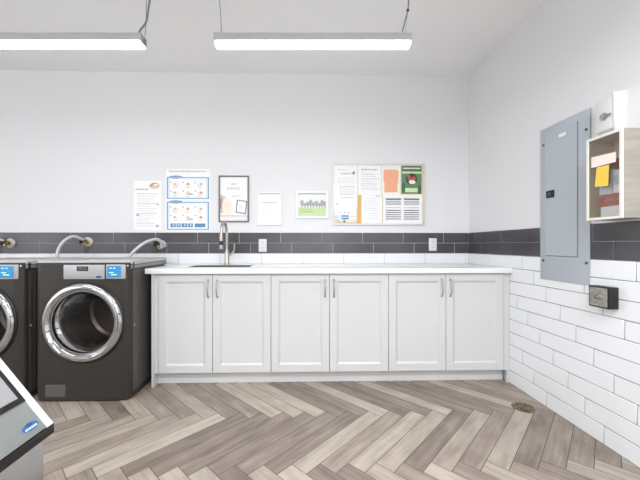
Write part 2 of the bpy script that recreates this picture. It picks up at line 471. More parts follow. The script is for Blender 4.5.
# tap
FX, FY = -.677, 2.94
t = thing('kitchen_faucet', 'tall brushed nickel pull-down tap behind the sink', 'faucet', (FX, FY, .915))
mb = MB()
mb.lathe([(0, 0), (.03, 0), (.03, .006), (.024, .012), (.0215, .02), (.0215, .11), (.018, .125), (.0155, .135), (.0155, .14), (0, .14)], (FX, FY, .915), (0, 0, 1), nickel, 24)
mb.build('body', t)
mb = MB()
pts = [(FX, FY, 1.05), (FX, FY, 1.15), (FX, FY, 1.20)]
for k in range(9):
    a = PI*k/8; pts.append((FX-.004-.004*k/8, FY-.085+.085*math.cos(a), 1.215+.08*math.sin(a)))
pts.append((FX-.01, FY-.172, 1.19))
mb.tube(pts, .0135, nickel, 14, 4)
for k in range(9):
    z = 1.06+k*.016
    mb.lathe([(.0135, -.003), (.0152, 0), (.0135, .003)], (FX, FY, z), (0, 0, 1), nickel, 16)
mb.build('spout', t)
mb = MB(); c = (FX-.01, FY-.172, 1.19)
mb.lathe([(0, 0), (.0145, 0), (.016, -.03), (.0165, -.06), (0, -.06)], c, (0, 0, 1), nickel, 16)
mb.lathe([(0, -.06), (.0168, -.06), (.0168, -.095), (0, -.095)], c, (0, 0, 1), black, 16)
mb.lathe([(0, -.095), (.016, -.095), (.019, -.125), (.017, -.132), (0, -.132)], c, (0, 0, 1), nickel, 16)
mb.build('spray_head', t)
mb = MB(); mb.tube([(FX+.015, FY, .992), (FX+.04, FY, 1.012), (FX+.064, FY, 1.038)], .009, nickel, 10, 5)
mb.tube([(FX+.062, FY, 1.032), (FX+.068, FY, 1.06), (FX+.069, FY, 1.108)], .006, nickel, 10, 4)
mb.build('lever', t)

# ------------------------------------------------------------------ washing machines
WX0_, WX1_, WY0, WY1 = -1.856, -1.196, 2.236, 2.86
def make_washer(label):
    t = thing('washing_machine', label, 'washing machine', ((WX0_+WX1_)/2, (WY0+WY1)/2, 0), 'graphite front-load washing machines')
    cx, cz = -1.508, .556
    mb = MB(); mb.box((WX0_, WY0, .012), (WX1_, WY1, .925), washer_m, .06, 7, edges=2)
    body = mb.build('body', t)
    cm = MB(); cm.lathe([(0, -.1), (.225, -.1), (.225, .42), (0, .42)], (cx, WY0, cz), (0, 1, 0), black, 64)
    cut(body, cm)
    # lid: two grey courses with a seam, front upstand carrying the controls
    mb = MB()
    mb.box((WX0_+.004, WY0+.05, .925), (WX1_-.004, WY1-.002, .9275), black)
    mb.box((WX0_+.001, WY0+.035, .9275), (WX1_-.001, WY1, .953), lid_low, .003, 2)
    mb.box((WX0_+.004, WY0+.04, .953), (WX1_-.004, WY1-.002, .956), black)
    mb.box((WX0_+.001, WY0+.035, .956), (WX1_-.001, WY1, .985), washer_top, .005, 3)
    mb.build('lid', t)
    mb = MB(); mb.box((WX0_, WY0-.001, .9255), (WX1_, WY0+.125, .970), washer_m, .06, 7, edges=2); mb.build('top_rail', t)
    # side ribs
    mb = MB(); mb.box((WX1_-.003, WY0+.055, .05), (WX1_+.0015, WY1-.012, .915), washer_side, .001, 1); mb.build('side_panel', t)
    for y in (WY0+.10, WY0+.36):
        mb = MB(); mb.box((WX1_-.004, y, .06), (WX1_+.004, y+.012, .9), washer_side, .001, 1); mb.build('side_rib', t)
    mb = MB(); mb.lathe([(0, .003), (.006, .002), (.007, 0)], (WX1_, WY0+.07, .52), (1, 0, 0), plastic_w, 12)
    mb.build('side_plug', t)
    for x in (WX0_+.06, WX1_-.06):
        for y in (WY0+.07, WY1-.07):
            mb = MB(); mb.cyl((x, y, 0), (x, y, .014), .025, rubber, 14); mb.build('foot', t)
    # door
    mb = MB()
    mb.lathe([(.222, .002), (.280, .002), (.283, -.006), (.276, -.012), (.222, -.012)], (cx, WY0, cz), (0, 1, 0), black, 72, closed=True)
    d = mb.build('door', t)
    mb = MB()
    mb.lathe([(.214, -.008), (.270, -.010), (.273, -.016), (.268, -.028), (.256, -.036), (.243, -.037), (.231, -.028), (.222, -.010), (.217, .020), (.213, .026)], (cx, WY0, cz), (0, 1, 0), chrome, 96, closed=True)
    mb.build('chrome_ring', d)
    mb = MB()
    mb.lathe([(.217, .020), (.20, .012), (.15, .004), (.08, -.001), (0, -.003)], (cx, WY0, cz), (0, 1, 0), door_glass, 64)
    mb.build('glass', d)
    mb = MB()      # inner window bowl rim and gasket
    mb.lathe([(.213, .026), (.190, .045), (.186, .075), (.195, .10), (.222, .10), (.222, .024)], (cx, WY0, cz), (0, 1, 0), rubber, 64)
    mb.build('gasket', t)
    mb = MB()
    mb.lathe([(.222, .09), (.222, .40), (.20, .415), (.06, .40), (.05, .385), (0, .38)], (cx, WY0, cz), (0, 1, 0), drum_m, 64)
    for k in range(3):
        a = .5+k*2*PI/3; r = .2
        p = Vector((cx+r*math.cos(a), WY0+.1, cz+r*math.sin(a)))
        mb.cyl(p, p+Vector((0, .29, 0)), .03, drum_m, 12, .022)
    for k in range(14):
        a = 2*PI*k/14
        mb.lathe([(0, -.004), (.012, -.003), (.015, 0)], (cx+.13*math.cos(a), WY0+.404, cz+.13*math.sin(a)), (0, 1, 0), drum_m, 10)
    mb.build('drum', t)
    # control strip
    y = WY0
    mb = MB(); mb.box((-1.643, y-.006, .857), (-1.362, y+.004, .957), silver, .003, 2); cp = mb.build('control_panel', t)
    mb = MB(); mb.box((-1.551, y-.0085, .914), (-1.474, y-.0055, .946), lcd, .001, 1)
    for k in range(4):
        x = -1.541+k*.016
        mb.box((x, y-.0095, .921), (x+.003, y-.0083, .939), led); mb.box((x, y-.0095, .937), (x+.011, y-.0083, .94), led); mb.box((x+.009, y-.0095, .92), (x+.011, y-.0083, .94), led)
    mb.build('display', cp)
    mb = MB()
    for k in range(7): mb.box((-1.62+k*.028, y-.007, .884), (-1.62+k*.028+.02, y-.0055, .888), ink)
    for k in range(3): mb.box((-1.415, y-.007, .92+k*.011), (-1.385, y-.0055, .924+k*.011), ink)
    mb.build('lettering', cp)
    mb = MB(); mb.box((-1.418, y-.010, .866), (-1.384, y-.005, .880), navy, .003, 2); mb.lathe([(.008, 0), (.007, -.004), (0, -.004)], (-1.4, y-.006, .903), (0, 1, 0), silver, 14)
    mb.build('button', cp)
    mb = MB(); mb.box((-1.352, y-.008, .858), (-1.218, y+.004, .96), silver, .006, 3); cr = mb.build('card_reader', t)
    mb = MB(); mb.box((-1.342, y-.0105, .869), (-1.247, y-.0075, .949), screen_b, .002, 1)
    for z, xs in ((.93, ((-1.325, -1.31), (-1.30, -1.285))), (.90, ((-1.328, -1.295),)), (.885, ((-1.315, -1.275),))):
        for a, b in xs: mb.box((a, y-.0113, z), (b, y-.0103, z+.007), screen_l)
    mb.build('screen', cr)
    mb = MB(); x = -1.80
    for wd in (.016, .006, .018, .014, .016, .02, .012):
        mb.box((x, y-.0012, .939), (x+wd, y+.002, .950), print_d); x += wd+.005
    mb.build('lettering', t)
    mb = MB(); mb.box((-1.77, y-.003, .038), (-1.632, y+.004, .122), plate_m, .002, 1); mb.build('access_plate', t)
    mb = MB(); mb.lathe([(.006, 0), (.005, -.003), (0, -.003)], (-1.205, y, .95), (0, 1, 0), plastic_w, 12); mb.build('lock', t)
    return t
w1 = make_washer('graphite front-load washing machine beside the white cabinets, seen whole')
w2 = copy_tree(w1)
w2.location.x -= .732
w2['label'] = 'graphite front-load washing machine cut by the left edge of the photo'

def hose(label, pts, wallpt):
    x, z = wallpt; t = thing('water_hose', label, 'hose', (x, YB-TT, z), 'water supply hoses behind the washers')
    mb = MB(); mb.tube(pts, .0145, hose_m, 10, 8); mb.build('hose', t)
    mb = MB(); mb.lathe([(.0, -.012), (.03, -.012), (.045, -.006), (.047, 0), (0, 0)], (x, YB-TT, z), (0, 1, 0), escut, 24)
    mb.build('escutcheon', t)
    mb = MB(); mb.cyl((x, YB-TT-.012, z), (x, YB-TT-.05, z), .016, brass, 12); mb.cyl((x, YB-TT-.03, z), (x-.04, YB-TT-.06, z+.012), .023, rubber, 12)
    mb.box((x-.012, YB-TT-.066, z-.03), (x+.012, YB-TT-.048, z-.005), brass, .004, 2)
    mb.build('valve', t)
    mb = MB(); a = Vector(pts[0]); b = Vector(pts[1]); d = (b-a).normalized()
    mb.cyl(a, a+d*.035, .019, rubber, 12); mb.lathe([(0, 0), (.024, 0), (.024, .018), (0, .018)], a+d*.035, d, escut, 6); mb.build('coupling', t)
    return t
hose('grey water hose arching over the left half of the fully visible washing machine',
     [(-2.175, 2.875, .935), (-2.175, 2.875, .99), (-2.165, 2.885, 1.06), (-2.13, 2.90, 1.13), (-2.09, 2.95, 1.172), (-2.055, 3.0, 1.155), (-2.04, 3.03, 1.135)], (-2.03, 1.125))
hose('grey water hose looping to the wall above the left end of the worktop',
     [(-1.545, 2.875, .935), (-1.535, 2.875, .985), (-1.49, 2.88, 1.045), (-1.42, 2.92, 1.115), (-1.36, 2.97, 1.145), (-1.335, 3.0, 1.145), (-1.315, 3.02, 1.12), (-1.318, 3.03, 1.075), (-1.345, 3.035, 1.066)], (-1.338, 1.097))
hose('grey water hose at the far left edge of the photo',
     [(-3.0, 2.93, .0), (-3.0, 2.93, .5), (-3.0, 2.93, .95), (-2.96, 2.94, 1.10), (-2.88, 2.97, 1.15), (-2.80, 3.0, 1.145), (-2.775, 3.03, 1.125)], (-2.757, 1.112))

# ------------------------------------------------------------------ pendant lamps
def lamp(x0, x1, label):
    y0, y1, z0, z1 = 1.915, 1.985, 2.321, 2.389
    t = thing('pendant_lamp', label, 'lamp', ((x0+x1)/2, 1.95, z0), 'linear pendant lamps')
    zs = 2.342
    mb = MB(); mb.box((x0, y0, zs), (x1, y1, z1), lamp_h, .003, 2); mb.build('housing', t)
    # diffuser: flat-bottomed trough, ends cut back
    mb = MB()
    mb.prism([(x0+.004, y0+.002, zs), (x0+.004, y1-.002, zs), (x0+.004, y1-.002, zs-.012), (x0+.004, y1-.010, z0), (x0+.004, y0+.010, z0), (x0+.004, y0+.002, zs-.012)], (x1-x0-.008, 0, 0), lamp_e, .003)
    mb.build('diffuser', t)
    for x in (x0+.003, x1-.003):
        mb = MB(); mb.box((x-.003, y0-.001, zs-.008), (x+.003, y1+.001, z1+.001), lamp_h, .001, 1); mb.build('end_cap', t)
    return t
def wire(t, pts, r, name='cable', bead=None):
    mb = MB(); mb.tube(pts, r, cable_m, 8, 6)
    if bead: mb.lathe([(0, -.009), (.007, -.006), (.009, 0), (.007, .006), (0, .009)], bead, (0, 0, 1), black, 12)
    mb.build(name, t)
l1 = lamp(-.524, .682, 'long white tube lamp hanging right of centre, in full view')
wire(l1, [(-.488, 1.95, 2.388), (-.490, 1.95, 2.5), (-.499, 1.95, 2.62), (-.499, 1.95, ZC)], .0022, 'suspension_wire')
wire(l1, [(.652, 1.95, 2.388), (.655, 1.95, 2.46), (.668, 1.95, 2.549), (.668, 1.95, ZC)], .0012, 'suspension_wire')
wire(l1, [(.628, 1.95, 2.388), (.645, 1.95, 2.46), (.668, 1.95, 2.549), (.676, 1.95, 2.625), (.688, 1.95, ZC)], .004, 'power_cable', (.668, 1.95, 2.549))
l2 = lamp(-2.187, -.967, 'long white tube lamp hanging at the left, cut by the photo edge')
wire(l2, [(-2.12, 1.95, 2.388), (-2.12, 1.95, ZC)], .0022, 'suspension_wire')
wire(l2, [(-.96, 1.95, 2.388), (-.953, 1.95, 2.47), (-.95, 1.95, ZC)], .0022, 'suspension_wire')
wire(l2, [(-1.01, 1.95, 2.388), (-.985, 1.95, 2.43), (-.952, 1.95, 2.478), (-.938, 1.95, 2.56), (-.925, 1.95, 2.66), (-.925, 1.95, ZC)], .006, 'power_cable')

for l, y in ((l1, 1.95), (l2, 1.991)):        # the pair hangs in one line, very slightly askew to the wall
    l.location.y = y; l.rotation_euler.z = -.025

# ------------------------------------------------------------------ papers and frames on the back wall
def q(mb, x0, x1, z0, z1, y, m):           # a printed patch facing the room
    mb.poly([(x0, y, z0), (x1, y, z0), (x1, y, z1), (x0, y, z1)], m)
def disc(mb, cx, cz, rx, rz, y, m, n=20, ang=0):
    ca, sa = math.cos(ang), math.sin(ang)
    mb.poly([(cx+rx*math.cos(2*PI*k/n)*ca-rz*math.sin(2*PI*k/n)*sa, y, cz+rx*math.cos(2*PI*k/n)*sa+rz*math.sin(2*PI*k/n)*ca) for k in range(n)], m)
def words(mb, x0, x1, z, h, y, m, rnd, fill=1.):
    x = x0; end = x0+(x1-x0)*fill
    while x < end-.004:
        w = min(rnd.uniform(.008, .028), end-x); q(mb, x, x+w, z, z+h, y, m); x += w+.005
def sheet(x0, x1, z0, z1, yb, m=None, th=.0012):
    mb = MB(); mb.box((x0, yb-th, z0), (x1, yb, z1), m or paper); return mb
def wtag(o, *a): return tag(o, *a)

yb = YB-.0003; yf = yb-.0012-.0004
# notice
rn = random.Random(3)
mb = sheet(-1.603, -1.343, 1.238, 1.715, yb)
disc(mb, -1.405, 1.667, .047, .030, yf, brown_p, 18, .1); disc(mb, -1.408, 1.652, .034, .016, yf-.0003, tan_p, 16); disc(mb, -1.39, 1.675, .026, .012, yf-.0003, peach_p, 16)
words(mb, -1.585, -1.46, 1.625, .014, yf, ink, rn)
for k in range(14):
    z = 1.585-k*.0235
    words(mb, -1.572, -1.37, z, .006, yf, ink_l if k % 4 else ink, rn, rn.choice((1, .95, .8, .6)))
disc(mb, -1.565, 1.385, .016, .012, yf-.0003, ink, 12); disc(mb, -1.372, 1.488, .012, .010, yf-.0003, ink, 12); disc(mb, -1.378, 1.278, .016, .014, yf-.0003, ink, 12)
wtag(mb.build('notice_sheet'), 'white text notice with a small brown picture at its top right corner', 'notice')
# two blue-bordered posters
def blue_poster(z0, z1, fz0, fz1, label, lower):
    rn = random.Random(int(z0*100))
    mb = sheet(-1.297, -.871, z0, z1, yb)
    x0, x1 = -1.286, -.882
    q(mb, x0, x1, fz0, fz1, yf, blue_f); q(mb, x0+.012, x1-.012, fz0+.008, fz1-.008, yf-.0003, blue_p)
    q(mb, x0+.030, x1-.030, fz0+.022, fz1-.022, yf-.0006, paper)
    disc(mb, x0+.085, fz1+.000, .065, .014, yf-.0009, blue_d, 20)
    words(mb, x0+.035, x0+.135, fz1-.004, .006, yf-.0012, blue_p, rn)
    if not lower: words(mb, -1.265, -.90, z1-.028, .012, yf, ink, rn)
    H = fz1-fz0; up = (fz1-.075, fz0+.052) if not lower else (fz1-.075, fz0+.115)
    for r, z in enumerate(up):
        for c in range(3):
            x = x0+.085+c*.118
            disc(mb, x, z, .032, .022, yf-.0009, (peach_p, cream_p, pink_p)[(r+c) % 3], 16)
            disc(mb, x-.01+.008*c, z+.008, .011, .012, yf-.0012, (tan_p, brown_p, ink)[(c+2*r) % 3], 12)
            q(mb, x-.024, x+.014, z-.028, z-.024, yf-.0012, ink)
            q(mb, x-.052, x-.042, z+.02, z+.03, yf-.0012, ink_d)
    q(mb, x0+.2, x0+.25, fz0+(.042 if not lower else .10), fz0+(.050 if not lower else .108), yf-.0015, ink_d)
    if lower:
        x = x0+.035
        for wd in (.05, .04, .055, .045): q(mb, x, x+wd, fz0+.026, fz0+.062, yf-.0009, blue_d); disc(mb, x+wd*.55, fz0+.046, .008, .01, yf-.0012, blue_p, 10); x += wd+.008
        q(mb, x+.01, x1-.035, fz0+.026, fz0+.062, yf-.0009, blue_d); words(mb, x+.02, x1-.045, fz0+.038, .010, yf-.0012, blue_f, rn)
    return wtag(mb.build('instruction_poster'), label, 'poster', 'blue-bordered instruction posters')
blue_poster(1.527, 1.83, 1.541, 1.752, 'upper blue-bordered instruction poster with a header line above it', False)
blue_poster(1.231, 1.52, 1.241, 1.512, 'lower blue-bordered instruction poster with a row of blue blocks', True)
# framed poster
def frame(mb, x0, x1, z0, z1, w, d, m, bev=.002):
    y1 = YB-.0003; y0 = y1-d
    mb.box((x0, y0, z0), (x0+w, y1, z1), m, bev, 1); mb.box((x1-w, y0, z0), (x1, y1, z1), m, bev, 1)
    mb.box((x0+w, y0, z1-w), (x1-w, y1, z1), m, bev, 1); mb.box((x0+w, y0, z0), (x1-w, y1, z0+w), m, bev, 1)
t = thing('framed_poster', 'white poster in a charcoal frame above the tap', 'framed poster', (-.641, YB, 1.317))
mb = MB(); frame(mb, -.787, -.495, 1.317, 1.767, .013, .018, frame_d); mb.build('frame', t)
rn = random.Random(5); yp = YB-.008
mb = MB(); mb.box((-.775, yp, 1.329), (-.507, YB-.0005, 1.755), paper); yp -= .0004
words(mb, -.665, -.62, 1.68, .012, yp, ink, rn); words(mb, -.71, -.575, 1.632, .022, yp, ink_l, rn); words(mb, -.66, -.585, 1.562, .014, yp, ink_l, rn)
q(mb, -.775, -.507, 1.329, 1.375, yp, pink_p); q(mb, -.775, -.507, 1.372, 1.382, yp-.0003, mauve_p)
mb.poly([(-.775, yp-.0002, 1.382), (-.655, yp-.0002, 1.382), (-.648, yp-.0002, 1.45), (-.665, yp-.0002, 1.52), (-.71, yp-.0002, 1.565), (-.775, yp-.0002, 1.57)], cream_p)
mb.poly([(-.775, yp-.0005, 1.40), (-.745, yp-.0005, 1.41), (-.752, yp-.0005, 1.46), (-.742, yp-.0005, 1.53), (-.72, yp-.0005, 1.56), (-.775, yp-.0005, 1.585)], mauve_p)
mb.poly([(-.775, yp-.0007, 1.44), (-.758, yp-.0007, 1.45), (-.76, yp-.0007, 1.5), (-.748, yp-.0007, 1.535), (-.775, yp-.0007, 1.55)], brown_p)
disc(mb, -.70, 1.48, .036, .045, yp-.0009, peach_p, 18)
mb.poly([(-.625, yp-.0011, 1.41), (-.525, yp-.0011, 1.392), (-.512, yp-.0011, 1.52), (-.612, yp-.0011, 1.535)], frame_d)
mb.poly([(-.613, yp-.0014, 1.418), (-.533, yp-.0014, 1.404), (-.523, yp-.0014, 1.513), (-.602, yp-.0014, 1.525)], paper)
words(mb, -.595, -.545, 1.475, .008, yp-.0017, ink_l, rn); words(mb, -.59, -.55, 1.455, .008, yp-.0017, ink_l, rn)
mb.build('print', t)
# plain certificate
t = thing('framed_certificate', 'thin white-framed sheet with faint text, right of the charcoal-framed poster', 'framed sheet', (-.295, YB, 1.288))
mb = MB(); frame(mb, -.414, -.176, 1.288, 1.613, .016, .016, frame_w); mb.build('frame', t)
mb = MB(); mb.box((-.399, YB-.008, 1.303), (-.191, YB-.0005, 1.598), paper); yp = YB-.0084; rn = random.Random(8)
q(mb, -.398, -.192, 1.588, 1.596, yp, ink)
words(mb, -.37, -.225, 1.502, .010, yp, ink, rn)
for k in range(4): words(mb, -.36+k*.012, -.235-k*.012, 1.462-k*.022, .005, yp, ink_l, rn)
mb.build('print', t)
# small landscape
t = thing('framed_picture', 'small white-framed landscape picture of trees over a green lawn', 'picture', (.117, YB, 1.354))
mb = MB(); frame(mb, -.040, .275, 1.354, 1.620, .022, .02, frame_w); mb.build('frame', t)
mb = MB(); mb.box((-.019, YB-.008, 1.375), (.254, YB-.0005, 1.599), sky_p); yp = YB-.0084
q(mb, -.019, .254, 1.588, 1.599, yp, ink); q(mb, -.019, .254, 1.375, 1.462, yp, lawn_p)
q(mb, -.005, .13, 1.415, 1.423, yp-.0003, tree_p); q(mb, .0, .12, 1.44, 1.446, yp-.0003, tree_p)
for k in range(9):
    x = .02+k*.028; h = (.055, .03, .042, .06, .038, .05, .03, .058, .045)[k]
    disc(mb, x, 1.47+h*.62, .017, h*.55, yp-.0005, tree_p, 12); q(mb, x-.003, x+.003, 1.46, 1.49, yp-.0006, ink_d)
    disc(mb, x+.004, 1.47+h*.55, .009, h*.3, yp-.0008, ink, 10)
mb.build('print', t)
# notice board
bx0, bx1, bz0, bz1 = .322, 1.226, 1.290, 1.892
t = thing('notice_board', 'pale-framed cork notice board covered with pinned papers', 'notice board', ((bx0+bx1)/2, YB, bz0))
mb = MB(); frame(mb, bx0, bx1, bz0, bz1, .014, .018, frame_s); mb.build('frame', t)
BY = YB-.014
mb = MB(); mb.box((bx0+.013, BY, bz0+.013), (bx1-.013, YB-.0005, bz1-.013), cork); mb.build('cork_panel', t)
PB = 'papers pinned to the notice board'
def pin(x0, x1, z0, z1, lay, m=None):
    global yp
    y = BY-.0001-lay*.0008; yp = y-.0006-.0003
    return sheet(x0, x1, z0, z1, y, m, .0006)
rn = random.Random(11)
mb = pin(.340, .552, 1.304, 1.545, 0)                                  # sheet with blue picture
q(mb, .340, .552, 1.304, 1.322, yp, tan_p); q(mb, .345, .40, 1.32, 1.345, yp, ink); q(mb, .34, .372, 1.322, 1.385, yp-.0001, ink_l)
disc(mb, .43, 1.355, .06, .035, yp-.0003, blue_p, 18); q(mb, .405, .475, 1.345, 1.385, yp-.0005, blue_d); words(mb, .41, .47, 1.36, .012, yp-.0008, blue_p, rn)
for x in (.385, .43, .47): q(mb, x, x+.006, 1.40, 1.42, yp, blue_f)
disc(mb, .432, 1.325, .012, .014, yp-.0006, ink_d, 10); q(mb, .49, .55, 1.37, 1.374, yp, ink); q(mb, .49, .55, 1.335, 1.339, yp, brown_p)
wtag(mb.build('pinned_sheet'), 'white sheet with a small blue picture in the lower left corner of the notice board', 'paper', PB)
mb = pin(.336, .560, 1.445, 1.872, 1)                                  # tall text
words(mb, .37, .47, 1.825, .010, yp, ink_l, rn); words(mb, .40, .52, 1.785, .014, yp, ink, rn); disc(mb, .525, 1.80, .012, .016, yp-.0003, ink_d, 10)
for z in (1.745, 1.72, 1.70): words(mb, .37, .54, z, .006, yp, ink_l, rn)
q(mb, .395, .525, 1.585, 1.67, yp, ink); q(mb, .399, .521, 1.589, 1.666, yp-.0003, paper)
for z in (1.65, 1.632, 1.614, 1.598): words(mb, .41, .51, z, .006, yp-.0006, ink_l, rn)
words(mb, .40, .53, 1.555, .006, yp, ink, rn); disc(mb, .362, 1.497, .009, .009, yp, ink, 10)
wtag(mb.build('pinned_sheet'), 'tall white text sheet with a boxed paragraph, top left of the notice board', 'paper', PB)
mb = pin(.562, .616, 1.306, 1.60, 0, kraft)
wtag(mb.build('envelope'), 'narrow strip of kraft envelope showing between white sheets on the notice board', 'envelope')
mb = pin(.566, .792, 1.585, 1.873, 2)
words(mb, .60, .76, 1.825, .014, yp, ink, rn)
for k in range(7): words(mb, .60, .77, 1.785-k*.024, .006, yp, ink_l if k % 2 else ink, rn, rn.choice((1, .9, .7)))
words(mb, .70, .76, 1.625, .006, yp, peach_p, rn)
wtag(mb.build('pinned_sheet'), 'white text sheet at top centre of the notice board, left of the orange flyer', 'paper', PB)
mb = pin(.601, .803, 1.306, 1.585, 1)
q(mb, .74, .79, 1.572, 1.577, yp, ink_d); q(mb, .635, .65, 1.40, 1.53, yp, blue_p)
for k in range(9): words(mb, .66, .78, 1.545-k*.024, .005, yp, ink_l, rn, rn.choice((1, .9, .7)))
wtag(mb.build('pinned_sheet'), 'white text sheet with a pale blue margin at bottom centre of the notice board', 'paper', PB)
mb = pin(.797, .985, 1.588, 1.876, 3, paper2)
q(mb, .825, .955, 1.612, 1.832, yp, orange_p)
mb.poly([(.815, yp-.0002, 1.72), (.962, yp-.0002, 1.70), (.965, yp-.0002, 1.82), (.82, yp-.0002, 1.83)], orange_p)
for k in range(6): words(mb, .838, .945, 1.805-k*.033, .008, yp-.0005, orange_d, rn, rn.choice((1, .85)))
wtag(mb.build('flyer'), 'orange flyer on the notice board', 'flyer')
mb = pin(.995, 1.192, 1.598, 1.870, 3, green_p)
q(mb, .995, 1.192, 1.825, 1.870, yp, green_d); words(mb, 1.01, 1.18, 1.84, .014, yp-.0003, paper2, rn); q(mb, 1.0, 1.19, 1.795, 1.815, yp, lawn_p)
disc(mb, 1.093, 1.742, .056, .056, yp-.0003, dkred_p, 24); disc(mb, 1.075, 1.745, .022, .025, yp-.0006, red_p, 14); disc(mb, 1.118, 1.748, .018, .022, yp-.0006, red_p, 14)
disc(mb, 1.10, 1.712, .034, .02, yp-.0008, paper2, 16); disc(mb, 1.06, 1.775, .02, .014, yp-.0007, ink_d, 12)
q(mb, 1.03, 1.155, 1.612, 1.655, yp, lawn_p); words(mb, 1.04, 1.145, 1.637, .007, yp-.0003, paper2, rn); words(mb, 1.05, 1.135, 1.62, .007, yp-.0003, paper2, rn)
q(mb, .995, 1.03, 1.62, 1.70, yp-.0001, green_d); q(mb, 1.155, 1.192, 1.60, 1.68, yp-.0001, green_d)
wtag(mb.build('flyer'), 'green flyer with a dark red round picture at top right of the notice board', 'flyer')
mb = pin(.812, 1.200, 1.304, 1.590, 2)
for x in (.838, 1.018):
    q(mb, x, x+.152, 1.535, 1.552, yp, ink_d)
    for k in range(2): q(mb, x, x+.152, 1.487+k*.022, 1.504+k*.022, yp, ink)
    for k in range(5):
        z = 1.345+k*.021; q(mb, x, x+.152, z, z+.0085, yp, ink_d); q(mb, x, x+.10+.03*(k % 2), z+.0095, z+.013, yp, ink_l)
    q(mb, x, x+.152, 1.458, 1.464, yp, ink)
wtag(mb.build('pinned_sheet'), 'wide white sheet with two columns of dark table rows, bottom right of the notice board', 'paper', PB)

# outlets
def outlet(x, z, label):
    y = YB-TT
    t = thing('wall_outlet', label, 'outlet', (x, y, z-.062), 'white wall outlets')
    mb = MB(); mb.box((x-.039, y-.0065, z-.062), (x+.039, y, z+.062), plastic_w, .004, 2); mb.build('cover_plate', t)
    for dz in (.026, -.026):
        mb = MB(); mb.box((x-.017, y-.0088, z+dz-.019), (x+.017, y-.006, z+dz+.019), plastic_w, .006, 3, edges=1)
        for dx in (-.007, .007): q(mb, x+dx-.0012, x+dx+.0012, z+dz-.002, z+dz+.009, y-.0092, ink_d)
        disc(mb, x, z+dz-.009, .0025, .0025, y-.0092, ink_d, 8)
        mb.build('socket', t)
outlet(-.362, 1.091, 'white wall outlet near the tap')
outlet(1.307, 1.100, 'white wall outlet below the right end of the notice board')

# ------------------------------------------------------------------ right wall fittings
X = XR-TT
def qx(mb, y0, y1, z0, z1, x, m): mb.poly([(x, y0, z0), (x, y0, z1), (x, y1, z1), (x, y1, z0)], m)
t = thing('electrical_panel', 'tall blue-grey electrical panel cover on the right wall', 'electrical panel', (XR, 1.957, .862))
mb = MB(); mb.box((X-.005, 1.765, .862), (X+.0, 2.138, 1.884), panel_g, .003, 2); mb.box((X-.001, 1.79, 1.22), (XR, 2.125, 1.86), panel_g)
mb.build('cover', t)
mb = MB(); mb.box((X-.0056, 1.840, 1.021), (X-.0045, 2.087, 1.8365), panel_d)
mb.box((X-.009, 1.8435, 1.0255), (X-.0055, 2.088, 1.8375), panel_g, .0012, 1); d = mb.build('door', t)
mb = MB(); mb.box((X-.0145, 2.010, 1.408), (X-.0088, 2.076, 1.456), black, .002, 1); mb.box((X-.018, 2.035, 1.422), (X-.0142, 2.055, 1.442), screw_m, .002, 1); mb.build('latch', d)
mb = MB(); mb.box((X-.0100, 1.922, 1.782), (X-.0088, 1.975, 1.802), paper); mb.build('label_strip', d)
for y, z in ((2.108, 1.775), (1.786, 1.765), (2.11, .99), (1.786, .99)):
    mb = MB(); mb.lathe([(.009, 0), (.008, -.003), (0, -.004)], (X-.005, y, z), (1, 0, 0), screw_m, 12); mb.build('screw', t)
# display case
CX, cy0, cy1, cz0, cz1 = 1.523, 1.452, 1.636, 1.224, 1.650
t = thing('display_case', 'cream wooden wall case with a clear front beside the electrical panel', 'case', (XR, (cy0+cy1)/2, cz0))
mb = MB(); k = .010
mb.box((CX+.008, cy0, cz0), (XR, cy0+k, cz1), wood_c, .001, 1); mb.box((CX+.008, cy1-k, cz0), (XR, cy1, cz1), wood_c, .001, 1)
mb.box((CX+.008, cy0+k, cz0), (XR, cy1-k, cz0+k), wood_c); mb.box((CX+.008, cy0+k, cz1-k), (XR, cy1-k, cz1), wood_c)
mb.box((XR-.010, cy0+k, cz0+k), (XR, cy1-k, cz1-k), wood_c); mb.build('box', t)
mb = MB(); mb.box((XR-.012, cy0+k, cz0+k), (XR-.0101, cy1-k, cz1-k), bright_lining_m); mb.box((CX+.009, cy1-k-.002, cz0+k), (XR-.012, cy1-k-.0001, cz1-k), bright_lining_m)  # pale layer added to brighten the dim inside of the case
mb.box((CX+.009, cy0+k, cz1-k-.002), (XR-.012, cy1-k-.002, cz1-k-.0001), bright_lining_m); mb.build('brightening_lining', t)
mb = MB(); k = .012
mb.box((CX-.002, cy0-.001, cz0-.001), (CX+.008, cy0+k, cz1+.001), wood_f, .001, 1); mb.box((CX-.002, cy1-k, cz0-.001), (CX+.008, cy1+.001, cz1+.001), wood_f, .001, 1)
mb.box((CX-.002, cy0+k, cz0-.001), (CX+.008, cy1-k, cz0+k), wood_f); mb.box((CX-.002, cy0+k, cz1-k), (CX+.008, cy1-k, cz1+.001), wood_f); fr = mb.build('front_frame', t)
mb = MB(); mb.box((CX+.002, cy0+k-.001, cz0+k-.001), (CX+.0035, cy1-k+.001, cz1-k+.001), clear_glass); mb.build('pane', t)
def qn(pts, m, name, label, cat):
    mb = MB(); mb.prism(pts, (-.0006, 0, 0), m); return tag(mb.build(name), label, cat)
gx = CX+.0012
qn([(gx, 1.610, 1.553), (gx, 1.482, 1.545), (gx, 1.482, 1.497), (gx, 1.610, 1.497)], note_w, 'paper_note', 'pinkish white paper strip stuck on the front of the wooden case', 'note')
gx -= .001
qn([(gx, 1.580, 1.494), (gx, 1.514, 1.491), (gx, 1.520, 1.388), (gx, 1.590, 1.395)], note_y, 'sticky_note', 'yellow sticky note on the front of the wooden case', 'note')
